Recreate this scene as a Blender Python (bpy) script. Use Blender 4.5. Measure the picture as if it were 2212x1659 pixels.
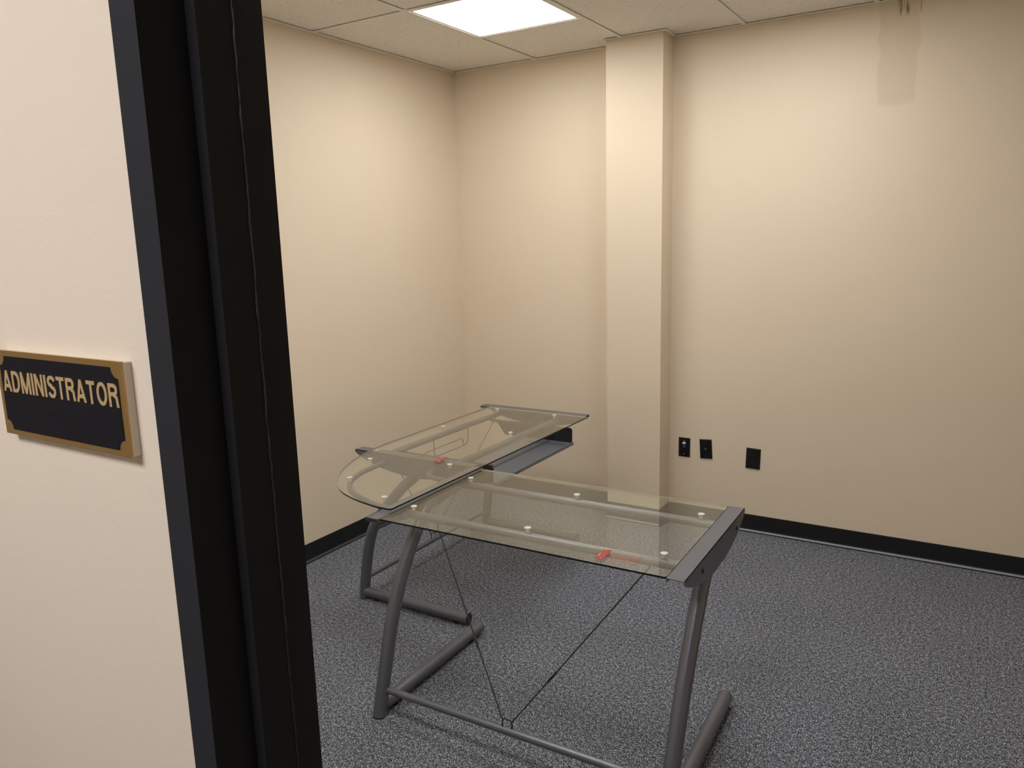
import bpy, bmesh, math, random
from mathutils import Vector, Matrix
random.seed(4)
for o in list(bpy.data.objects): bpy.data.objects.remove(o, do_unlink=True)
C = bpy.context.scene.collection
S = bpy.context.scene

# ------------------------------------------------------------------ camera
W_PX, F_PX = 2212, 1665.46
YAW, PITCH, ROLL, CAM_Z = -0.5544, -0.1844, -0.0270, 1.6467
fw = Vector((math.sin(YAW)*math.cos(PITCH), math.cos(YAW)*math.cos(PITCH), math.sin(PITCH)))
rt = Vector((math.cos(YAW), -math.sin(YAW), 0.0))
up = rt.cross(fw)
r2 = math.cos(ROLL)*rt + math.sin(ROLL)*up
u2 = -math.sin(ROLL)*rt + math.cos(ROLL)*up
cam = bpy.data.cameras.new('camera')
cam.sensor_fit = 'HORIZONTAL'; cam.sensor_width = 36.0
cam.lens = F_PX/W_PX*36.0
cam.clip_start = 0.03; cam.clip_end = 50
camo = bpy.data.objects.new('camera', cam); C.objects.link(camo)
M = Matrix(((r2.x, u2.x, -fw.x), (r2.y, u2.y, -fw.y), (r2.z, u2.z, -fw.z))).to_4x4()
M.translation = (0, 0, CAM_Z)
camo.matrix_world = M
S.camera = camo

# ------------------------------------------------------------------ world, exposure, lamps' strength
wd = bpy.data.worlds.new('world'); S.world = wd; wd.use_nodes = True
wd.node_tree.nodes['Background'].inputs[0].default_value = (0.5, 0.5, 0.5, 1)
wd.node_tree.nodes['Background'].inputs[1].default_value = 0.05
S.view_settings.view_transform = 'Standard'
S.view_settings.look = 'None'
S.view_settings.gamma = 1.0
S.view_settings.use_curve_mapping = False
S.view_settings.exposure = 0.0
ROOM_LIGHT = 15.0
ROOM_COL = (1.0, 0.99, 0.96)
HALL_LIGHT = 21.0
HALL_COL = (0.94, 0.945, 1.03)

# ------------------------------------------------------------------ room measures (metres)
XL, YB, ZC, BH = -2.963, 4.1885, 2.686, 0.10
CX0, CX1, CY = -1.846, -1.522, 4.031
XR = 1.25
YF0, YF1 = 0.52, 0.672
GX = [XL, -2.367, -1.757, -1.147, -0.537, 0.073, 0.683, XR]
GY = [0.672, 1.769, 2.979, YB]
LY0, LY1 = 2.979, 3.583

# ------------------------------------------------------------------ node helpers
def mat(name):
    m = bpy.data.materials.new(name); m.use_nodes = True
    nt = m.node_tree; b = nt.nodes['Principled BSDF']
    return m, nt, b
def N(nt, t, **kw):
    n = nt.nodes.new(t)
    for k, v in kw.items():
        if k in n.inputs.keys(): n.inputs[k].default_value = v
        else: setattr(n, k, v)
    return n
def plain(name, col, rough=0.5, metal=0.0, spec=0.5):
    m, nt, b = mat(name)
    b.inputs['Base Color'].default_value = (*col, 1)
    b.inputs['Roughness'].default_value = rough
    b.inputs['Metallic'].default_value = metal
    b.inputs['Specular IOR Level'].default_value = spec
    return m
def coords(nt, scale=(1, 1, 1)):
    g = N(nt, 'ShaderNodeNewGeometry')
    mp = N(nt, 'ShaderNodeMapping'); mp.inputs['Scale'].default_value = scale
    nt.links.new(g.outputs['Position'], mp.inputs['Vector'])
    return mp.outputs['Vector'], g

WALL_COL = (0.745, 0.64, 0.50)
def wall_material(name, stain=False):
    m, nt, b = mat(name)
    L = nt.links.new
    v, g = coords(nt)
    n1 = N(nt, 'ShaderNodeTexNoise', Scale=150.0, Detail=3.0, Roughness=0.6)
    n2 = N(nt, 'ShaderNodeTexNoise', Scale=1.3, Detail=2.0)
    L(v, n1.inputs['Vector']); L(v, n2.inputs['Vector'])
    mr = N(nt, 'ShaderNodeMapRange'); mr.inputs['To Min'].default_value = 0.97; mr.inputs['To Max'].default_value = 1.03
    L(n2.outputs['Fac'], mr.inputs['Value'])
    mx = N(nt, 'ShaderNodeMix', data_type='RGBA', blend_type='MULTIPLY'); mx.inputs['Factor'].default_value = 1
    mx.inputs['A'].default_value = (*WALL_COL, 1)
    for i in mx.inputs:
        if i.name == 'A' and i.type == 'RGBA': i.default_value = (*WALL_COL, 1)
    Bsock = [i for i in mx.inputs if i.name == 'B' and i.type == 'RGBA'][0]
    out = [o for o in mx.outputs if o.type == 'RGBA'][0]
    L(mr.outputs['Result'], Bsock)
    col = out
    if stain:
        sp = N(nt, 'ShaderNodeSeparateXYZ'); L(g.outputs['Position'], sp.inputs[0])
        wob = N(nt, 'ShaderNodeTexNoise', Scale=9.0, Detail=3.0); L(v, wob.inputs['Vector'])
        def smooth(sock, lo, hi):
            r = N(nt, 'ShaderNodeMapRange', interpolation_type='SMOOTHSTEP')
            r.inputs['From Min'].default_value = lo; r.inputs['From Max'].default_value = hi
            L(sock, r.inputs['Value']); return r.outputs['Result']
        def mul(a, c):
            k = N(nt, 'ShaderNodeMath', operation='MULTIPLY')
            L(a, k.inputs[0])
            if isinstance(c, float): k.inputs[1].default_value = c
            else: L(c, k.inputs[1])
            return k.outputs[0]
        xs = N(nt, 'ShaderNodeMath', operation='MULTIPLY_ADD'); xs.inputs[1].default_value = 0.06
        L(wob.outputs['Fac'], xs.inputs[0]); L(sp.outputs['X'], xs.inputs[2])
        zs = N(nt, 'ShaderNodeMath', operation='MULTIPLY_ADD'); zs.inputs[1].default_value = 0.05
        L(wob.outputs['Fac'], zs.inputs[0]); L(sp.outputs['Z'], zs.inputs[2])
        a = smooth(xs.outputs[0], -0.500, -0.486)
        c = smooth(xs.outputs[0], -0.315, -0.335)
        d = smooth(zs.outputs[0], 2.235, 2.27)
        patch = mul(mul(a, c), d)
        # dark drip marks right under the ceiling angle
        dv, _ = coords(nt, (75, 1, 5))
        dn = N(nt, 'ShaderNodeTexNoise', Scale=1.0, Detail=1.0); L(dv, dn.inputs['Vector'])
        drip = mul(mul(smooth(dn.outputs['Fac'], 0.52, 0.62), smooth(sp.outputs['Z'], 2.60, 2.64)),
                   mul(smooth(sp.outputs['X'], -0.46, -0.43), smooth(sp.outputs['X'], -0.33, -0.35)))
        for fac, f, tint in ((patch, 0.42, (0.80, 0.77, 0.70, 1)), (drip, 0.8, (0.25, 0.2, 0.14, 1))):
            k = N(nt, 'ShaderNodeMix', data_type='RGBA', blend_type='MULTIPLY')
            A = [i for i in k.inputs if i.name == 'A' and i.type == 'RGBA'][0]
            B = [i for i in k.inputs if i.name == 'B' and i.type == 'RGBA'][0]
            L(mul(fac, f), k.inputs['Factor']); L(col, A); B.default_value = tint
            col = [o for o in k.outputs if o.type == 'RGBA'][0]
    L(col, b.inputs['Base Color'])
    b.inputs['Roughness'].default_value = 0.62
    b.inputs['Specular IOR Level'].default_value = 0.3
    bp = N(nt, 'ShaderNodeBump', Strength=0.16, Distance=0.002)
    L(n1.outputs['Fac'], bp.inputs['Height']); L(bp.outputs['Normal'], b.inputs['Normal'])
    return m

def carpet_material():
    m, nt, b = mat('carpet'); L = nt.links.new
    v, g = coords(nt)
    n1 = N(nt, 'ShaderNodeTexNoise', Scale=230.0, Detail=2.0, Roughness=0.6)
    n2 = N(nt, 'ShaderNodeTexNoise', Scale=75.0, Detail=1.0)
    n3 = N(nt, 'ShaderNodeTexNoise', Scale=2.2, Detail=2.0)
    v2, _ = coords(nt)
    L(v2, n1.inputs['Vector']); L(v, n2.inputs['Vector']); L(v, n3.inputs['Vector'])
    ad = N(nt, 'ShaderNodeMath', operation='MULTIPLY_ADD'); ad.inputs[1].default_value = 0.25
    L(n2.outputs['Fac'], ad.inputs[0]); L(n1.outputs['Fac'], ad.inputs[2])
    cr = N(nt, 'ShaderNodeValToRGB'); e = cr.color_ramp.elements
    e[0].position = 0.47; e[0].color = (0.011, 0.0115, 0.014, 1)
    e[1].position = 0.86; e[1].color = (0.68, 0.72, 0.83, 1)
    k = cr.color_ramp.elements.new(0.62); k.color = (0.094, 0.100, 0.119, 1)
    k = cr.color_ramp.elements.new(0.70); k.color = (0.264, 0.281, 0.334, 1)
    L(ad.outputs[0], cr.inputs['Fac'])
    mr = N(nt, 'ShaderNodeMapRange'); mr.inputs['To Min'].default_value = 0.88; mr.inputs['To Max'].default_value = 1.12
    L(n3.outputs['Fac'], mr.inputs['Value'])
    mx = N(nt, 'ShaderNodeMix', data_type='RGBA', blend_type='MULTIPLY'); mx.inputs['Factor'].default_value = 1
    A = [i for i in mx.inputs if i.name == 'A' and i.type == 'RGBA'][0]
    B = [i for i in mx.inputs if i.name == 'B' and i.type == 'RGBA'][0]
    L(cr.outputs['Color'], A); L(mr.outputs['Result'], B)
    L([o for o in mx.outputs if o.type == 'RGBA'][0], b.inputs['Base Color'])
    b.inputs['Roughness'].default_value = 0.95; b.inputs['Specular IOR Level'].default_value = 0.1
    bp = N(nt, 'ShaderNodeBump', Strength=0.6, Distance=0.004)
    L(ad.outputs[0], bp.inputs['Height']); L(bp.outputs['Normal'], b.inputs['Normal'])
    return m

def tile_material():
    m, nt, b = mat('ceiling_tile'); L = nt.links.new
    v, g = coords(nt)
    n1 = N(nt, 'ShaderNodeTexNoise', Scale=105.0, Detail=2.5, Roughness=0.55, Distortion=1.6)
    n2 = N(nt, 'ShaderNodeTexNoise', Scale=260.0, Detail=2.0)
    L(v, n1.inputs['Vector']); L(v, n2.inputs['Vector'])
    cr = N(nt, 'ShaderNodeValToRGB'); e = cr.color_ramp.elements
    e[0].position = 0.30; e[0].color = (0.46, 0.43, 0.38, 1)
    e[1].position = 0.40; e[1].color = (0.87, 0.83, 0.76, 1)
    L(n1.outputs['Fac'], cr.inputs['Fac']); L(cr.outputs['Color'], b.inputs['Base Color'])
    b.inputs['Roughness'].default_value = 0.9; b.inputs['Specular IOR Level'].default_value = 0.1
    cl = N(nt, 'ShaderNodeClamp'); cl.inputs['Min'].default_value = 0.3; cl.inputs['Max'].default_value = 0.5
    L(n1.outputs['Fac'], cl.inputs['Value'])
    ad = N(nt, 'ShaderNodeMath', operation='MULTIPLY_ADD'); ad.inputs[1].default_value = 0.15
    L(n2.outputs['Fac'], ad.inputs[0]); L(cl.outputs[0], ad.inputs[2])
    bp = N(nt, 'ShaderNodeBump', Strength=0.45, Distance=0.004)
    L(ad.outputs[0], bp.inputs['Height']); L(bp.outputs['Normal'], b.inputs['Normal'])
    return m

def glass_material(name, tint):
    m = bpy.data.materials.new(name); m.use_nodes = True
    nt = m.node_tree; nt.nodes.clear(); L = nt.links.new
    out = N(nt, 'ShaderNodeOutputMaterial')
    tr = N(nt, 'ShaderNodeBsdfTransparent'); tr.inputs['Color'].default_value = (*tint, 1)
    gl = N(nt, 'ShaderNodeBsdfGlossy'); gl.inputs['Roughness'].default_value = 0.0
    gl.inputs['Color'].default_value = (1, 1, 1, 1)
    g = N(nt, 'ShaderNodeNewGeometry')
    mr = N(nt, 'ShaderNodeMapRange'); mr.inputs['To Min'].default_value = 1.52; mr.inputs['To Max'].default_value = 1/1.52
    L(g.outputs['Backfacing'], mr.inputs['Value'])          # same Fresnel on both faces of the thin sheet
    fr = N(nt, 'ShaderNodeFresnel'); L(mr.outputs['Result'], fr.inputs['IOR'])
    mx = N(nt, 'ShaderNodeMixShader')
    L(fr.outputs[0], mx.inputs[0]); L(tr.outputs[0], mx.inputs[1]); L(gl.outputs[0], mx.inputs[2])
    L(mx.outputs[0], out.inputs['Surface'])
    return m

def emitter(name, col, strength):
    m = bpy.data.materials.new(name); m.use_nodes = True
    nt = m.node_tree; nt.nodes.clear()
    out = N(nt, 'ShaderNodeOutputMaterial'); e = N(nt, 'ShaderNodeEmission')
    e.inputs['Color'].default_value = (*col, 1); e.inputs['Strength'].default_value = strength
    nt.links.new(e.outputs[0], out.inputs['Surface'])
    return m

def film(name, col, alpha):
    m = bpy.data.materials.new(name); m.use_nodes = True
    nt = m.node_tree; nt.nodes.clear(); L = nt.links.new
    out = N(nt, 'ShaderNodeOutputMaterial')
    tr = N(nt, 'ShaderNodeBsdfTransparent'); di = N(nt, 'ShaderNodeBsdfDiffuse'); di.inputs['Color'].default_value = (*col, 1)
    mx = N(nt, 'ShaderNodeMixShader'); mx.inputs[0].default_value = alpha
    L(tr.outputs[0], mx.inputs[1]); L(di.outputs[0], mx.inputs[2]); L(mx.outputs[0], out.inputs['Surface'])
    return m

def sticker_material():
    m, nt, b = mat('red_sticker'); L = nt.links.new
    v, g = coords(nt, (160, 45, 1))
    n = N(nt, 'ShaderNodeTexNoise', Scale=1.0, Detail=1.0); L(v, n.inputs['Vector'])
    cr = N(nt, 'ShaderNodeValToRGB'); e = cr.color_ramp.elements
    e[0].position = 0.60; e[0].color = (0.32, 0.03, 0.025, 1); e[1].position = 0.66; e[1].color = (0.72, 0.25, 0.22, 1)
    L(n.outputs['Fac'], cr.inputs['Fac']); L(cr.outputs[0], b.inputs['Base Color'])
    b.inputs['Roughness'].default_value = 0.4
    return m

def metal_paint(name, col, rough):
    m, nt, b = mat(name); L = nt.links.new
    v, g = coords(nt)
    n = N(nt, 'ShaderNodeTexNoise', Scale=900.0, Detail=1.0); L(v, n.inputs['Vector'])
    bp = N(nt, 'ShaderNodeBump', Strength=0.05, Distance=0.0005)
    L(n.outputs['Fac'], bp.inputs['Height']); L(bp.outputs['Normal'], b.inputs['Normal'])
    b.inputs['Base Color'].default_value = (*col, 1); b.inputs['Roughness'].default_value = rough
    b.inputs['Metallic'].default_value = 0.55
    return m

MT = dict(
    wall=wall_material('wall_paint'), wall_stain=wall_material('wall_paint_stained', True),
    carpet=carpet_material(), tile=tile_material(),
    grid=plain('grid_enamel', (0.82, 0.79, 0.72), 0.5),
    slab=plain('plenum', (0.35, 0.33, 0.30), 0.9),
    base=plain('black_vinyl', (0.006, 0.006, 0.008), 0.42),
    frame=plain('black_frame_paint', (0.027, 0.027, 0.029), 0.6, 0, 0.10),
    caulk=plain('black_caulk', (0.03, 0.03, 0.034), 0.35),
    steel=metal_paint('gunmetal_paint', (0.150, 0.158, 0.195), 0.33),
    darksteel=metal_paint('black_steel_paint', (0.19, 0.20, 0.245), 0.45),
    blackmetal=plain('black_wire', (0.02, 0.02, 0.022), 0.4),
    capplastic=plain('cap_plastic', (0.025, 0.027, 0.035), 0.5),
    glass=glass_material('desk_glass', (0.955, 0.975, 0.955)),
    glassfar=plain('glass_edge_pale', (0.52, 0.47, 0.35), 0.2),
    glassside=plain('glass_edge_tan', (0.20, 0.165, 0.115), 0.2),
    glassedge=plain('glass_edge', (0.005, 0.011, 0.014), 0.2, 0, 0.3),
    bumper=plain('clear_bumper', (0.80, 0.80, 0.76), 0.2),
    toe=plain('toe_highlight', (0.26, 0.27, 0.31), 0.5), toe_dark=plain('toe_highlight_weak', (0.045, 0.045, 0.047), 0.5),  # toe highlight from overhead light put into colour, weaker on side boards
    pale_film=film('faint_red_film', (0.70, 0.22, 0.18), 0.06),
    sticker=sticker_material(), pink=film('red_film', (0.70, 0.20, 0.17), 0.10),
    plate=plain('black_plate', (0.004, 0.004, 0.005), 0.25),
    screw=plain('screw_steel', (0.75, 0.75, 0.75), 0.3, 1.0),
    darkscrew=plain('dark_screw', (0.05, 0.05, 0.05), 0.35, 0.6),
    white=plain('white_plastic', (0.85, 0.85, 0.9), 0.4),
    blue=plain('blue_jack', (0.03, 0.03, 0.16), 0.4),
    gold=plain('gold_brass', (0.50, 0.32, 0.12), 0.32, 0.75),
    goldletter=plain('gold_letter', (0.52, 0.36, 0.17), 0.5, 0.2),
    signblack=plain('sign_black', (0.006, 0.006, 0.009), 0.55, 0, 0.25),
    acrylic=plain('cream_acrylic', (0.75, 0.66, 0.52), 0.15),
    lens_room=emitter('light_lens', ROOM_COL, ROOM_LIGHT),
    lens_hall=emitter('hall_lens', HALL_COL, HALL_LIGHT),
)

# ------------------------------------------------------------------ mesh helpers
def obj(name, bm, m, parent=None, smooth=False):
    me = bpy.data.meshes.new(name)
    bmesh.ops.recalc_face_normals(bm, faces=bm.faces)
    bm.to_mesh(me); bm.free()
    ms = m if isinstance(m, (list, tuple)) else [m]
    for k in ms: me.materials.append(MT[k] if isinstance(k, str) else k)
    if smooth:
        for p in me.polygons: p.use_smooth = True
    o = bpy.data.objects.new(name, me); C.objects.link(o)
    if parent:
        o.parent = parent
        o.matrix_parent_inverse = parent.matrix_basis.inverted()
    return o
def struct(name, bm, m, parent=None):
    o = obj(name, bm, m, parent)
    if not parent: o['kind'] = 'structure'
    return o
def thing(name, label, cat, loc=(0, 0, 0), group=None):
    o = bpy.data.objects.new(name, None); C.objects.link(o); o.location = loc
    o['label'] = label; o['category'] = cat
    if group: o['group'] = group
    o.empty_display_size = 0.1
    return o
def add_box(bm, x0, x1, y0, y1, z0, z1, bevel=0.0, T=None):
    t = bmesh.new()
    vs = [t.verts.new(p) for p in ((x0,y0,z0),(x1,y0,z0),(x1,y1,z0),(x0,y1,z0),(x0,y0,z1),(x1,y0,z1),(x1,y1,z1),(x0,y1,z1))]
    for f in ((0,3,2,1),(4,5,6,7),(0,1,5,4),(1,2,6,5),(2,3,7,6),(3,0,4,7)): t.faces.new([vs[i] for i in f])
    if bevel: bmesh.ops.bevel(t, geom=t.edges[:], offset=bevel, segments=2, affect='EDGES', profile=0.5)
    merge(bm, t, T)
def merge(bm, t, T=None):
    if T is not None: bmesh.ops.transform(t, matrix=T, verts=t.verts)
    me = bpy.data.meshes.new('tmp'); t.to_mesh(me); t.free()
    bm.from_mesh(me); bpy.data.meshes.remove(me)
def box(x0, x1, y0, y1, z0, z1, bevel=0.0, T=None):
    bm = bmesh.new(); add_box(bm, x0, x1, y0, y1, z0, z1, bevel, T); return bm
def sweep(path, r, segs=20, bm=None, cap=True, closed=False):
    """Round tube along a list of points, parallel-transport frames."""
    bm = bm or bmesh.new()
    P = [Vector(p) for p in path]; n = len(P)
    rr = r if isinstance(r, (list, tuple)) else [r]*n
    tang = []
    for i in range(n):
        a = P[max(i-1, 0)]; b = P[min(i+1, n-1)]
        tang.append((b-a).normalized())
    ref = Vector((0, 0, 1)) if abs(tang[0].z) < 0.9 else Vector((1, 0, 0))
    nrm = tang[0].cross(ref).normalized(); rings = []
    for i in range(n):
        if i:
            ax = tang[i-1].cross(tang[i])
            if ax.length > 1e-8:
                nrm = Matrix.Rotation(tang[i-1].angle(tang[i]), 3, ax.normalized()) @ nrm
        bn = tang[i].cross(nrm)
        rings.append([bm.verts.new(P[i] + rr[i]*(math.cos(2*math.pi*k/segs)*nrm + math.sin(2*math.pi*k/segs)*bn)) for k in range(segs)])
    for i in range(n-1):
        for k in range(segs):
            bm.faces.new((rings[i][k], rings[i][(k+1) % segs], rings[i+1][(k+1) % segs], rings[i+1][k]))
    if cap:
        bm.faces.new(rings[0][::-1]); bm.faces.new(rings[-1])
    return bm
def spline(pts, sub=8):
    P = [Vector(p) for p in pts]; out = []
    for i in range(len(P)-1):
        p0 = P[i-1] if i else 2*P[0]-P[1]
        p1, p2 = P[i], P[i+1]
        p3 = P[i+2] if i+2 < len(P) else 2*P[-1]-P[-2]
        for k in range(sub):
            t = k/sub
            out.append(0.5*((2*p1)+(p2-p0)*t+(2*p0-5*p1+4*p2-p3)*t*t+(3*p1-p0-3*p2+p3)*t**3))
    out.append(P[-1]); return out
def prism(poly, axis, a0, a1, bm=None):
    """Extrude 2-D polygon along axis 'x','y' or 'z' from a0 to a1."""
    bm = bm or bmesh.new()
    def P(p, a):
        return {'x': (a, p[0], p[1]), 'y': (p[0], a, p[1]), 'z': (p[0], p[1], a)}[axis]
    A = [bm.verts.new(P(p, a0)) for p in poly]; B = [bm.verts.new(P(p, a1)) for p in poly]
    n = len(poly)
    bm.faces.new(A[::-1]); bm.faces.new(B)
    for i in range(n): bm.faces.new((A[i], A[(i+1) % n], B[(i+1) % n], B[i]))
    return bm
def lathe(profile, origin, axis='z', segs=24, bm=None):
    bm = bm or bmesh.new(); rings = []
    o = Vector(origin)
    for r, h in profile:
        ring = []
        for k in range(segs):
            a = 2*math.pi*k/segs; c, s = r*math.cos(a), r*math.sin(a)
            v = {'z': Vector((c, s, h)), 'y': Vector((c, h, s)), 'x': Vector((h, c, s))}[axis]
            ring.append(bm.verts.new(o+v))
        rings.append(ring)
    for i in range(len(rings)-1):
        for k in range(segs): bm.faces.new((rings[i][k], rings[i][(k+1) % segs], rings[i+1][(k+1) % segs], rings[i+1][k]))
    bm.faces.new(rings[0][::-1]); bm.faces.new(rings[-1])
    return bm

# ------------------------------------------------------------------ the setting
WT = 0.12
struct('floor', box(-4.6, 2.6, -1.75, YB+WT, -0.10, 0.0), 'carpet')
struct('wall_left', box(XL-WT, XL, YF1-0.006, YB, 0.0, ZC+0.05), 'wall')
struct('wall_back', box(XL-WT, XR+WT, YB, YB+WT, 0.0, ZC+0.05), 'wall_stain')
struct('wall_right', box(XR, XR+WT, YF1-0.006, YB, 0.0, ZC+0.05), 'wall')
struct('wall_column', box(CX0, CX1, CY, YB, 0.0, ZC+0.004), 'wall')
# front wall with the door opening (door clear x -0.761 .. 0.154, head at 2.13)
DX0, DX1, DZ = -0.7613, 0.154, 2.13
bm = box(-4.6, DX0-0.030, YF0+0.003, YF1-0.003, 0.0, ZC+0.05)
add_box(bm, DX1+0.030, 2.6, YF0+0.003, YF1-0.003, 0.0, ZC+0.05)
add_box(bm, DX0-0.030, DX1+0.030, YF0+0.003, YF1-0.003, DZ+0.030, ZC+0.05)
struct('wall_front', bm, 'wall')
struct('wall_hall', box(-4.6, 2.6, -1.75-WT, -1.75, 0.0, ZC+0.05), 'wall')
struct('wall_hall_end', box(-4.6-WT, -4.6, -1.75, YF1, 0.0, ZC+0.05), 'wall')
struct('wall_hall_far', box(2.6, 2.6+WT, -1.75, YF1, 0.0, ZC+0.05), 'wall')

ceil = struct('ceiling', box(-4.7, 2.7, -1.85, YB+WT, ZC+0.05, ZC+0.12), 'slab')
# lay-in tiles (each its own piece), 2x4 ft except over the light's column
TZ = ZC+0.005
def tile(x0, x1, y0, y1):
    g = 0.0065
    obj('ceiling_tile', box(x0+g, x1-g, y0+g, y1-g, TZ, TZ+0.018, 0.0012), 'tile', ceil)
for i in range(len(GX)-1):
    for j in range(len(GY)-1):
        if i in (1, 3) and j == 2: tile(GX[i], GX[i+1], LY1, YB); continue
        if i in (1, 3) and j == 0: tile(GX[i], GX[i+1], GY[0], GY[1]-0.605); continue
        tile(GX[i], GX[i+1], GY[j], GY[j+1])
# tee grid
TW = 0.0115
def tee(x0, x1, y0, y1):
    bm = box(x0, x1, y0, y1, ZC, ZC+0.002)
    if x1-x0 > y1-y0: add_box(bm, x0, x1, (y0+y1)/2-0.002, (y0+y1)/2+0.002, ZC+0.002, ZC+0.045)
    else: add_box(bm, (x0+x1)/2-0.002, (x0+x1)/2+0.002, y0, y1, ZC+0.002, ZC+0.045)
    obj('grid_bar', bm, 'grid', ceil)
for x in GX[1:-1]: tee(x-TW, x+TW, YF1, (CY-0.02) if CX0-0.03 < x < CX1+0.03 else YB-0.02)
for y in GY[1:-1]:
    for i in range(len(GX)-1): tee(GX[i]+(TW if i else 0.02), GX[i+1]-TW, y-TW, y+TW)
for i in (1, 3):
    for y in (LY1, GY[1]-0.605): tee(GX[i]+TW, GX[i+1]-TW, y-TW, y+TW)
# wall angles
AW = 0.022
def angle(n, x0, x1, y0, y1): struct('trim_%d' % n, box(x0, x1, y0, y1, ZC-0.001, ZC+0.002), 'grid')
angle(1, XL, XL+AW, YF1, YB)
angle(2, XL+AW, CX0, YB-AW, YB)
angle(3, CX0-0.004, CX1+AW, CY-AW, CY)
angle(4, CX1, CX1+AW, CY, YB)
angle(5, CX1+AW, XR, YB-AW, YB)
angle(6, XR-AW, XR, YF1, YB-AW)

# coved vinyl base: profile (out from wall, z)
prof = [(0, BH), (0.0025, BH), (0.0035, BH-0.002), (0.0035, 0.018), (0.0050, 0.012), (0.0095, 0.0095), (0.0165, 0.0075), (0.0175, 0.006), (0.0175, 0.0), (0, 0)]
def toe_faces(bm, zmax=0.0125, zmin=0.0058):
    for f in bm.faces:       # top of the coved toe, coloured with its highlight
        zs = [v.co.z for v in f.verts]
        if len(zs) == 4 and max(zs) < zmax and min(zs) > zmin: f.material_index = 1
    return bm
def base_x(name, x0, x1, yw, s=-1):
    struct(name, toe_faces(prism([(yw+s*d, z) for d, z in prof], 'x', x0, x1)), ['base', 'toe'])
def base_y(name, y0, y1, xw, s=1):
    struct(name, toe_faces(prism([(xw+s*d, z) for d, z in prof], 'y', y0, y1)), ['base', 'toe_dark'])
base_y('baseboard_left', YF1, YB-0.017, XL, 1)
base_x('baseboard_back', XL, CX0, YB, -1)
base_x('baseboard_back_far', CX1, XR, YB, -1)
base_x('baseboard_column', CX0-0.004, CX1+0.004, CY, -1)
base_y('baseboard_column_side', CY, YB-0.017, CX1, 1)
base_y('baseboard_right', YF1, YB-0.017, XR, -1)

# steel door frame: face, rabbet, stop, soffit, inner return
door = bpy.data.objects.new('door_1', None); C.objects.link(door); door['kind'] = 'structure'
FO = DX0-0.043          # outer edge of the face
ST = 0.0165
def jamb_profile(x, s):
    # x is the reveal line, s=+1 for the jamb at small x (opening on its +x side)
    X = lambda d: x+s*d
    return [(X(-0.043), YF0), (X(0), YF0), (X(0), 0.5796), (X(ST), 0.5796), (X(ST), YF1), (X(-0.043), YF1),
            (X(-0.043), YF1-0.012), (X(-0.030), YF1-0.012), (X(-0.030), YF0+0.012), (X(-0.043), YF0+0.012)]
obj('jamb', prism(jamb_profile(DX0, 1), 'z', 0.0, DZ+0.043), 'frame', door)
obj('jamb', prism(jamb_profile(DX1, -1), 'z', 0.0, DZ+0.043), 'frame', door)
hp = [(YF0, DZ+0.043), (YF0, DZ), (0.5796, DZ), (0.5796, DZ-ST), (YF1, DZ-ST), (YF1, DZ+0.043)]
obj('frame_head', prism(hp, 'x', DX0, DX1), 'frame', door)
pts = []; rad = []
z = 0.02
while z < DZ-0.03:
    pts.append((DX0+ST+random.uniform(-0.0002, 0.0006), 0.6295+random.uniform(-0.0007, 0.0007)+0.0015*math.sin(z*3.1), z))
    rad.append(random.uniform(0.0006, 0.0016)); z += 0.012
obj('caulk_seam', sweep(pts, rad, 6), 'caulk', door)

# ------------------------------------------------------------------ ceiling lights
def troffer(name, label, x0, x1, y0, y1, z, lens):
    t = thing(name, label, 'light', ((x0+x1)/2, (y0+y1)/2, z), 'ceiling lights')
    f = 0.014
    bm = bmesh.new()
    for b in ((x0, x1, y0, y0+f), (x0, x1, y1-f, y1), (x0, x0+f, y0+f, y1-f), (x1-f, x1, y0+f, y1-f)):
        add_box(bm, *b, z, z+0.012)
    add_box(bm, x0, x1, y0, y1, z+0.030, z+0.036)
    obj('light_frame', bm, 'grid', t)
    obj('light_lens', box(x0+f, x1-f, y0+f, y1-f, z+0.004, z+0.010), lens, t)
    return t
troffer('ceiling_light', 'square white ceiling light panel glowing above the glass desk', GX[1]+0.0125, GX[2]-0.0125, LY0+0.0125, LY1-0.0125, ZC+0.002, 'lens_room')
troffer('ceiling_light', 'square white ceiling light panel above the wall plates, right of the column', GX[3]+0.0125, GX[4]-0.0125, LY0+0.0125, LY1-0.0125, ZC+0.002, 'lens_room')
for i, lb in ((1, 'added square ceiling light panel, out of view, between the desk and the door wall'), (3, 'added square ceiling light panel, out of view, just inside the doorway')):
    troffer('ceiling_light', lb, GX[i]+0.0125, GX[i+1]-0.0125, GY[1]-0.605+0.0125, GY[1]-0.0125, ZC+0.002, 'lens_room')  # unseen front pair, added to brighten the lower walls
troffer('ceiling_light', 'long ceiling light panel in the hallway outside the office', -1.75, -0.55, -1.05, -0.45, ZC+0.004, 'lens_hall')

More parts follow.
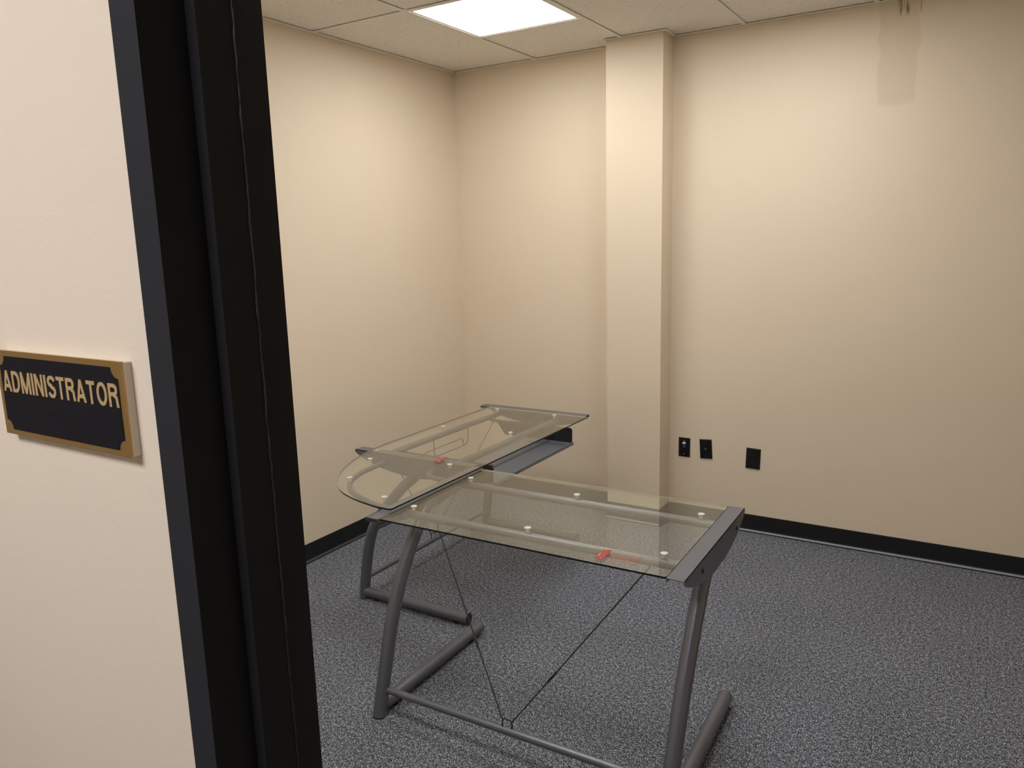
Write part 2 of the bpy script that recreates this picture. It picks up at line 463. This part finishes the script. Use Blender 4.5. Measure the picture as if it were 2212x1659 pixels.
# ------------------------------------------------------------------ wall plates on the back wall
def plate(name, label, cx, cz, w, h, rot, kind):
    t = thing(name, label, 'wall plate', (cx, YB, cz), 'black wall plates')
    T = Matrix.Translation((cx, YB, cz)) @ Matrix.Rotation(rot, 4, 'Y')
    bm = bmesh.new(); tb = bmesh.new()
    poly = [(-w/2, 0), (w/2, 0), (w/2, -0.0025), (w/2-0.004, -0.006), (-w/2+0.004, -0.006), (-w/2, -0.0025)]
    add_box(tb, -w/2, w/2, -0.006, 0, -h/2, h/2)
    fr = [v for v in tb.verts if v.co.y < -0.003]
    for v in fr: v.co.x *= 1-0.007/w; v.co.z *= 1-0.007/h
    merge(bm, tb, T)
    obj('cover_plate', bm, 'plate', t)
    def disc(n, r, x, z_, m, d=0.0015, y=-0.006):
        b = lathe([(r, 0), (r, -d*0.6), (r*0.7, -d)], (x, y, z_), 'y', 16); bmesh.ops.transform(b, matrix=T, verts=b.verts)
        return obj(n, b, m, t)
    def bx(n, x0, x1, z0, z1, m, d=0.002, bev=0.0006, y=-0.006):
        return obj(n, box(x0, x1, y-d, y+0.0005, z0, z1, bev, T), m, t)
    if kind == 'data':
        disc('screw', 0.003, 0, h/2-0.019, 'screw'); disc('screw', 0.003, 0, -h/2+0.019, 'screw')
        bx('label_tab', -0.0095, 0.0095, 0.021, 0.032, 'white', 0.002)
        bx('jack', -0.009, 0.009, -0.002, 0.016, 'blue', 0.0015)
    elif kind == 'round':
        disc('screw', 0.003, 0, h/2-0.017, 'darkscrew'); disc('screw', 0.003, 0, -h/2+0.017, 'darkscrew')
        disc('jack', 0.010, 0, -0.002, 'plate', 0.004); disc('jack_pin', 0.004, 0, -0.002, 'darkscrew', 0.004, -0.0095)
    else:
        disc('screw', 0.003, 0, 0, 'darkscrew')
        for s in (1, -1):
            b = lathe([(0.0172, 0), (0.0172, -0.0015), (0.016, -0.0025)], (0, -0.006, s*0.0195), 'y', 28)
            for v in b.verts: v.co.z = s*0.0195+max(-0.0140, min(0.0140, v.co.z-s*0.0195))
            bmesh.ops.transform(b, matrix=T, verts=b.verts)
            rec = obj('receptacle', b, 'plate', t)
            for dx, hh in ((-0.0063, 0.0085), (0.0063, 0.0068)):
                sl = box(dx-0.0011, dx+0.0011, -0.0089, -0.0084, s*0.0195+0.002-hh/2, s*0.0195+0.002+hh/2, 0, T)
                obj('slot', sl, 'darkscrew', rec)
plate('data_plate', 'black data wall plate with a white tab and two bright screws beside the column', -1.432, 0.443, 0.070, 0.114, 0.0, 'data')
plate('jack_plate', 'crooked black wall plate between the data plate and the power outlet', -1.305, 0.447, 0.072, 0.114, math.radians(-3.5), 'round')
plate('power_outlet', 'black duplex power outlet, the wall plate set apart from the other two', -1.039, 0.424, 0.080, 0.118, math.radians(1.5), 'duplex')

# ------------------------------------------------------------------ door sign
SX0, SX1, SZ0, SZ1 = -1.131, -0.844, 1.406, 1.521
sign = thing('door_sign', 'black and gold sign reading ADMINISTRATOR on the wall beside the door frame', 'sign', ((SX0+SX1)/2, YF0, (SZ0+SZ1)/2))
YW = YF0+0.003
obj('backing', box(SX0+0.002, SX1, YF0-0.0065, YW, SZ0+0.001, SZ1-0.001, 0.0008), 'acrylic', sign)
obj('gold_plate', box(SX0, SX1-0.001, YF0-0.0100, YF0-0.0060, SZ0, SZ1, 0.0008), 'gold', sign)
b = 0.0075; nr = 0.013      # black field with scooped corners
x0, x1, z0, z1 = SX0+b+0.002, SX1-b-0.002, SZ0+b, SZ1-b
poly = []
for cx, cz, a0 in ((x0, z0, 90), (x1, z0, 180), (x1, z1, 270), (x0, z1, 0)):
    for k in range(9):
        a = math.radians(a0-90*k/8)
        poly.append((cx+nr*math.cos(a), cz+nr*math.sin(a)))
obj('black_field', prism(poly, 'y', YF0-0.0108, YF0-0.0098), 'signblack', sign)
# raised condensed bold capitals, drawn as thick strokes in units of the cap height
SW = 0.165
def arc(cx, cy, rx, ry, a0, a1, n=14):
    return [(cx+rx*math.cos(math.radians(a0+(a1-a0)*k/n)), cy+ry*math.sin(math.radians(a0+(a1-a0)*k/n))) for k in range(n+1)]
def glyph(ch):
    h = SW/2
    if ch == 'A': return 0.70, [[(h*0.95, 0), (0.35, 1)], [(0.70-h*0.95, 0), (0.35, 1)], [(0.16, 0.27), (0.54, 0.27)]]
    if ch == 'D': return 0.68, [[(h, 0), (h, 1)], [(h, h), (0.30, h)] + arc(0.30, 0.5, 0.38-h, 0.5-h, -90, 90) + [(h, 1-h)]]
    if ch == 'M': return 0.82, [[(h, 0), (h, 1)], [(0.82-h, 0), (0.82-h, 1)], [(h, 1), (0.41, 0)], [(0.82-h, 1), (0.41, 0)]]
    if ch == 'I': return SW, [[(h, 0), (h, 1)]]
    if ch == 'N': return 0.68, [[(h, 0), (h, 1)], [(0.68-h, 0), (0.68-h, 1)], [(h, 1), (0.68-h, 0)]]
    if ch == 'S': return 0.64, [arc(0.32, 0.735, 0.32-h, 0.265-h*0.9, 10, 270) + arc(0.32, 0.275, 0.32-h, 0.275-h*0.9, 90, -170)]
    if ch == 'T': return 0.62, [[(0.31, 0), (0.31, 1)], [(0, 1-h), (0.62, 1-h)]]
    if ch == 'R': return 0.68, [[(h, 0), (h, 1)], [(h, 1-h), (0.36, 1-h)] + arc(0.36, 0.735, 0.29-h, 0.265-h, 90, -90) + [(h, 0.47+h)],
                                [(0.36, 0.52), (0.50, 0.46), (0.565, 0.36), (0.58, 0.16), (0.61, 0)]]
    if ch == 'O': return 0.74, [arc(0.37, 0.5, 0.37-h, 0.5-h*0.9, 0, 360, 28)]
def stroke(bm, pts, x, z, k, y0, y1):
    """thick polyline in the x-z plane, extruded from y0 (front) to y1"""
    P = [Vector((p[0], p[1])) for p in pts]; n = len(P); closed = (P[0]-P[-1]).length < 1e-6
    Lp, Rp = [], []
    for i in range(n):
        a = P[(i-1) % (n-1)] if closed else P[max(i-1, 0)]
        c = P[(i+1) % (n-1)] if closed else P[min(i+1, n-1)]
        if closed and i == n-1: a, c = P[n-2], P[1]
        t = (c-a).normalized(); nm = Vector((-t.y, t.x))
        Lp.append(P[i]+nm*SW/2); Rp.append(P[i]-nm*SW/2)
    clip = lambda v: (x+v.x*k, z+min(1.0, max(0.0, v.y))*k)
    rows = [[bm.verts.new((clip(v)[0], y, clip(v)[1])) for v in L_] for y in (y0, y1) for L_ in (Lp, Rp)]
    for i in range(n-1):
        bm.faces.new((rows[0][i], rows[0][i+1], rows[1][i+1], rows[1][i]))
        bm.faces.new((rows[2][i], rows[3][i], rows[3][i+1], rows[2][i+1]))
        bm.faces.new((rows[0][i], rows[2][i], rows[2][i+1], rows[0][i+1]))
        bm.faces.new((rows[1][i], rows[1][i+1], rows[3][i+1], rows[3][i]))
    if not closed:
        for i in (0, n-1): bm.faces.new((rows[0][i], rows[1][i], rows[3][i], rows[2][i]))
tx0, tx1, tz0, tz1 = -1.1165, -0.8545, 1.4660, 1.4945
CAP = tz1-tz0
wsum = sum(glyph(c)[0] for c in 'ADMINISTRATOR'); gap = ((tx1-tx0)/CAP-wsum)/12
cxp = tx0
for li, c in enumerate('ADMINISTRATOR'):
    w_, st = glyph(c); bm = bmesh.new()
    for si, p in enumerate(st): stroke(bm, p, cxp, tz0, CAP, YF0-0.0116-0.00002*si, YF0-0.0107)
    obj('letter', bm, 'goldletter', sign)
    cxp += (w_+gap)*CAP
BR = {'a': '1', 'd': '145', 'm': '134', 'i': '24', 'n': '1345', 's': '234', 't': '2345', 'r': '1235', 'o': '135'}
bm = bmesh.new()
for i, ch in enumerate('administrator'):
    for d in BR[ch]:
        d = int(d)-1; cx = -1.026+i*0.0068+(d//3)*0.0026; cz = 1.4455-(d % 3)*0.0026
        lathe([(0.0009, 0), (0.0007, -0.0004), (0.0003, -0.0006)], (cx, YF0-0.0107, cz), 'y', 8, bm)
obj('braille_dots', bm, 'signblack', sign)

# ------------------------------------------------------------------ the glass desk
desk = thing('glass_desk', 'L-shaped glass-topped desk on curved dark grey metal legs standing on carpet', 'desk', (-1.73, 1.86, 0))
HT = 0.730
LX, RX = -1.7315, -0.6640        # channel centre lines of the main table
SK = 0.0188                      # the table stands about 1.1 degrees askew
ORG = Vector((-1.73, 1.866, 0))
ROT = Matrix.Translation(ORG) @ Matrix.Rotation(math.radians(1.1), 4, 'Z') @ Matrix.Translation(-ORG)
def part(name, bm, m, parent=desk, smooth=False, T=None):
    if T is not None: bmesh.ops.transform(bm, matrix=T, verts=bm.verts)
    o = obj(name, bm, m, parent, smooth)
    if smooth:
        mod = o.modifiers.new('edges', 'EDGE_SPLIT'); mod.split_angle = math.radians(40)
    return o
def skirt_profile(a0, a1):
    # boat-shaped apron below the top plate, (along, z)
    L = a1-a0
    q = [(0, HT), (0.0, HT-0.012), (0.028, HT-0.028), (0.09, HT-0.052), (0.165, HT-0.071), (0.285, HT-0.087), (0.36, HT-0.086)]
    pts = q[:1] + [(p.x, p.y) for p in [Vector((t.x, t.y)) for t in spline([(x, z, 0) for x, z in q[1:]], 4)]]
    tail = [(L-x*0.85, z) for x, z in reversed(pts[1:])]
    tail = [t for t in tail if t[0] > pts[-1][0]+0.01]
    pl = [(a0+x, z) for x, z in pts] + [(a0+x, z) for x, z in tail] + [(a1, HT)]
    return pl
def channel(axis, c, a0, a1, outer, hz=0.0, w=0.053, T=None):
    """folded steel channel: top plate, boat-shaped skirt on the outer side, short lip on the inner."""
    bm = bmesh.new(); t = 0.0025
    lo, hi = c-w/2, c+w/2
    sk0, sk1 = (hi-t, hi) if outer > 0 else (lo, lo+t)
    li0, li1 = (lo, lo+t) if outer > 0 else (hi-t, hi)
    pl = [(p[0], p[1]+hz) for p in skirt_profile(a0, a1)]
    if axis == 'y':
        add_box(bm, lo, hi, a0, a1, HT+hz-t, HT+hz); prism(pl, 'x', sk0, sk1, bm)
        add_box(bm, li0, li1, a0, a1, HT+hz-0.012, HT+hz-t)
    else:
        add_box(bm, a0, a1, lo, hi, HT+hz-t, HT+hz); prism(pl, 'y', sk0, sk1, bm)
        add_box(bm, a0, a1, li0, li1, HT+hz-0.012, HT+hz-t)
    return part('side_channel', bm, 'steel', desk, False, T)
chL = channel('y', LX, 1.866, 2.530, -1, T=ROT)
chR = channel('y', RX, 1.866, 2.512, +1, T=ROT)
for v, z in ((2.030, HT-0.034), (2.405, HT-0.034)):
    bm = lathe([(0.0075, 0), (0.0075, 0.002), (0.004, 0.0035)], (RX+0.0265, v, z), 'x', 16)
    part('bolt', bm, 'blackmetal', chR, T=ROT)
ch2 = channel('x', 2.5385, -2.405, -1.765, -1)
chF = channel('x', 3.535, -2.385, -1.735, +1, 0.008)

def bumper(x, y, z, parent, T=None):
    # z is the underside of the glass
    bm = lathe([(0.0060, -0.0165), (0.0072, -0.009), (0.0072, -0.0085), (0.0112, -0.0035), (0.0118, -0.0008), (0.0108, 0.0)], (x, y, z), 'z', 20)
    part('bumper', bm, 'bumper', parent, True, T)
RZ = 0.690
GZ0, GZ1 = 0.7240, 0.7300       # main glass
HZ0, HZ1 = 0.7345, 0.7405       # return glass
for y in (2.043, 2.413):
    r = part('rail', sweep([(LX+0.004, y, RZ), (RX+0.02, y, RZ)], 0.0150, 24), 'steel', desk, True, ROT)
    for x in (-1.688, -1.222, -0.758): bumper(x, y, GZ0, r, ROT)
rl = part('rail', sweep([(-2.297, 2.545, RZ+0.004), (-2.275, 3.552, RZ+0.008)], 0.0145, 20), 'steel', desk, True)
rr_ = part('rail', sweep([(-1.918, 2.545, RZ+0.004), (-1.912, 3.552, RZ+0.008)], 0.0145, 20), 'steel', desk, True)
bumper(-2.262, 3.490, HZ0, rl); bumper(-1.905, 3.492, HZ0, rr_); bumper(-1.920, 3.075, HZ0, rr_); bumper(-2.290, 3.03, HZ0, rl)
lp = spline([(-2.228, 2.536, RZ), (-2.229, 2.44, RZ), (-2.216, 2.335, RZ), (-2.166, 2.222, RZ), (-2.075, 2.135, RZ), (-1.95, 2.078, RZ), (-1.842, 2.056, RZ), (-1.735, 2.050, RZ)], 8)
cl = part('curved_rail', sweep(lp, 0.0112, 18), 'steel', desk, True)
for x, y in ((-1.835, 2.052), (-2.118, 2.170), (-2.228, 2.415)): bumper(x, y, HZ0, cl)
lp = spline([(-1.955, 2.536, RZ), (-1.952, 2.48, RZ), (-1.935, 2.445, RZ), (-1.898, 2.426, RZ), (-1.84, 2.420, RZ), (-1.735, 2.417, RZ)], 6)
sl = part('curved_rail', sweep(lp, 0.0100, 16), 'steel', desk, True)
bumper(-1.864, 2.500, HZ0, ch2)
for x in (-1.925, -2.30): part('bumper', lathe([(0.011, 0.0), (0.011, 0.003), (0.010, 0.0034)], (x, 2.540, HT), 'z', 20), 'bumper', ch2, True)

# glass sheets, with a dark ground edge as a sub-part
def sheet(name, poly, z0, z1, T=None):
    bm = bmesh.new()
    n = len(poly)
    A = [bm.verts.new((x, y, z0)) for x, y in poly]; B = [bm.verts.new((x, y, z1)) for x, y in poly]
    bm.faces.new(A[::-1]); bm.faces.new(B)
    sides = []
    for i in range(n): sides.append(bm.faces.new((A[i], A[(i+1) % n], B[(i+1) % n], B[i])))
    for f in sides:              # near edges dark; light caught in far and left edges painted as colour
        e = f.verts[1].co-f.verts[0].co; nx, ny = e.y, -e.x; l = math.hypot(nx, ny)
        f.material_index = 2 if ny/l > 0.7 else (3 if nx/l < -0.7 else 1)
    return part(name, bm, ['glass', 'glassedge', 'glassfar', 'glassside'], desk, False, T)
def rounded(x0, x1, y0, y1, r, k=5):
    p = []
    for cx, cy, a0 in ((x1-r, y0+r, -90), (x1-r, y1-r, 0), (x0+r, y1-r, 90), (x0+r, y0+r, 180)):
        for i in range(k+1):
            a = math.radians(a0+90*i/k); p.append((cx+r*math.cos(a), cy+r*math.sin(a)))
    return p
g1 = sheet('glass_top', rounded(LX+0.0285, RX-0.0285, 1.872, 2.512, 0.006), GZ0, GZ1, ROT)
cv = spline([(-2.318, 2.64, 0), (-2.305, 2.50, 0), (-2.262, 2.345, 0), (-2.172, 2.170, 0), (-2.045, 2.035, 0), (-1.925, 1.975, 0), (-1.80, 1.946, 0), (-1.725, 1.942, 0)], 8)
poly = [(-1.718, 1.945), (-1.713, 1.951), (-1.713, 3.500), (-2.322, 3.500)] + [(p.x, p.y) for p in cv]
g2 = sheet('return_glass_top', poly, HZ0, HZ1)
# red caution stickers
part('sticker', box(-0.921, -0.895, 1.904, 1.976, GZ1, GZ1+0.0006), 'sticker', g1, T=ROT)
part('sticker_film', box(-0.886, -0.792, 1.904, 1.972, GZ1, GZ1+0.0005), 'pink', g1, T=ROT)
part('sticker', box(-1.944, -1.913, 2.488, 2.558, HZ1, HZ1+0.0006), 'sticker', g2)
part('sticker_film', box(-2.050, -1.952, 2.505, 2.555, HZ1, HZ1+0.0005), 'pale_film', g2)

# legs and feet
TR = 0.0245
def clipz(bm, z=0.004):
    for v in bm.verts:
        if v.co.z < z: v.co.z = z
    return bm
prof_main = [(1.842, -0.02), (1.8475, 0.012), (1.876, 0.116), (1.908, 0.227), (1.952, 0.351), (2.002, 0.455), (2.062, 0.548), (2.113, 0.611), (2.160, 0.662), (2.196, 0.700)]
def foot(p0, p1):
    f = part('foot', sweep([p0, p1], TR, 28), 'steel', desk, True)
    d = (Vector(p1)-Vector(p0)).normalized()
    part('end_cap', sweep([Vector(p1)-d*0.001, Vector(p1)+d*0.002], TR*0.985, 28), 'capplastic', f)
    for t in (0.10, 0.88):
        q = Vector(p0).lerp(Vector(p1), t)
        part('glide', lathe([(0.012, 0.0), (0.014, 0.003), (0.014, 0.012), (0.007, 0.018)], (q.x, q.y, 0), 'z', 16), 'blackmetal', f)
FZ = TR+0.009
prof_right = [(1.826, -0.02), (1.834, 0.012), (1.866, 0.120), (1.882, 0.166), (1.934, 0.277), (1.980, 0.367), (2.033, 0.457), (2.084, 0.537), (2.132, 0.604), (2.180, 0.662), (2.214, 0.700)]
for x, dy, fx, pf in ((-1.7315, 0.0, 0.0, prof_main), (-0.6655, 0.0, -0.008, prof_right)):
    path = spline([(x-SK*(y-1.866), y, z) for y, z in pf], 6)
    part('leg', clipz(sweep(path, TR, 28)), 'steel', desk, True)
    foot((x, 1.862+dy, FZ), (x-0.012+fx*1.5, 2.497+dy*-0.5, FZ))
prof_ret = [(-2.416, -0.02), (-2.4145, 0.012), (-2.410, 0.071), (-2.394, 0.169), (-2.367, 0.288), (-2.326, 0.385), (-2.229, 0.502), (-2.157, 0.578), (-2.087, 0.637), (-2.045, 0.672), (-2.01, 0.705)]
for yb, yt in ((2.526, 2.5385), (3.572, 3.540)):
    path = spline([(x, yb+(yt-yb)*max(z, 0)/0.70, z) for x, z in prof_ret], 6)
    part('leg', clipz(sweep(path, TR, 28)), 'steel', desk, True)
    foot((-2.402, yb, FZ), (-1.822, yb+0.006, FZ))

# stretchers, brace loops, tension rods with turnbuckles
s1 = part('stretcher', sweep([(-1.735, 1.872, 0.090), (-0.658, 1.874, 0.104)], 0.0125, 20), 'steel', desk, True)
s2 = part('stretcher', sweep([(-2.402, 2.53, 0.102), (-2.402, 3.57, 0.102)], 0.0125, 20), 'steel', desk, True)
def loop(p, d, parent):
    # inverted U welded on the stretcher
    d = Vector(d).normalized(); p = Vector(p); u = Vector((0, 0, 1)); h = 0.030; w = 0.0175
    path = [p-d*w, p-d*w+u*(h-0.006), p-d*(w-0.006)+u*h, p+d*(w-0.006)+u*h, p+d*w+u*(h-0.006), p+d*w]
    part('brace_loop', sweep(path, 0.0024, 8), 'blackmetal', parent, True)
loop((-1.213, 1.873, 0.108), (1, 0.03, 0), s1)
loop((-2.402, 3.048, 0.110), (0, 1, 0), s2)
def rod(a, b, t0, t1):
    a = Vector(a); b = Vector(b)
    o = part('tension_rod', sweep([a, b], 0.0022, 10), 'blackmetal', desk, True)
    part('turnbuckle', sweep([a.lerp(b, t0), a.lerp(b, t0+0.01), a.lerp(b, t1-0.01), a.lerp(b, t1)], [0.0024, 0.0040, 0.0040, 0.0024], 12), 'blackmetal', o, True)
rod((-1.600, 2.050, 0.678), (-1.231, 1.874, 0.133), 0.60, 0.67)
rod((-0.800, 2.060, 0.678), (-1.195, 1.874, 0.133), 0.66, 0.74)
rod((-2.298, 2.64, 0.682), (-2.402, 3.030, 0.138), 0.55, 0.62)
rod((-2.278, 3.50, 0.686), (-2.402, 3.066, 0.138), 0.55, 0.62)

# wire hook under the return rail
wx = -2.292
bm = sweep(spline([(wx, 2.950, 0.690), (wx, 2.950, 0.64), (wx, 2.955, 0.603), (wx, 2.985, 0.593), (wx, 3.10, 0.593), (wx, 3.20, 0.593), (wx, 3.236, 0.602), (wx, 3.246, 0.63), (wx, 3.244, 0.690)], 5), 0.0030, 8)
sweep(spline([(wx+0.006, 3.205, 0.594), (wx+0.010, 3.190, 0.606), (wx+0.010, 3.183, 0.628), (wx+0.010, 3.172, 0.638), (wx+0.010, 3.14, 0.638), (wx+0.010, 2.90, 0.638), (wx+0.010, 2.86, 0.634)], 5), 0.0030, 8, bm)
part('wire_hook', bm, 'steel', desk, True)

# keyboard tray hung under the return
KZ = 0.607
bm = box(-2.055, -1.778, 2.70, 3.445, KZ-0.004, KZ, 0.001)
add_box(bm, -1.782, -1.776, 2.72, 3.46, KZ-0.014, KZ+0.001, 0.001)
add_box(bm, -2.055, -2.050, 2.70, 3.445, KZ-0.012, KZ+0.010, 0.001)
add_box(bm, -1.925, -1.905, 2.76, 3.42, KZ-0.0005, KZ+0.0022, 0.0008)
tray = part('keyboard_tray', bm, 'darksteel')
bp = [(-2.285, 0.684), (-2.285, 0.670), (-2.238, 0.668), (-2.190, KZ-0.002), (-1.782, KZ-0.002), (-1.780, 0.674), (-1.79, 0.682)]
for y in (2.70, 3.452):
    bm = prism(bp, 'y', y, y+0.0035)
    add_box(bm, -2.285, -1.790, y-0.012 if y > 3 else y, y+0.0035 if y > 3 else y+0.016, 0.681, 0.684)
    part('tray_bracket', bm, 'blackmetal', tray)
bm = bmesh.new()                 # rows of punched holes at both ends of the shelf
for x in [(-2.03+0.013*i) for i in range(19)]:
    if -1.935 < x < -1.895: continue
    for y in [2.735+0.013*j for j in range(4)]+[3.37+0.013*j for j in range(4)]:
        lathe([(0.0032, 0.0), (0.0032, 0.0006)], (x, y, KZ), 'z', 6, bm)
part('punched_holes', bm, 'blackmetal', tray)['kind'] = 'stuff'
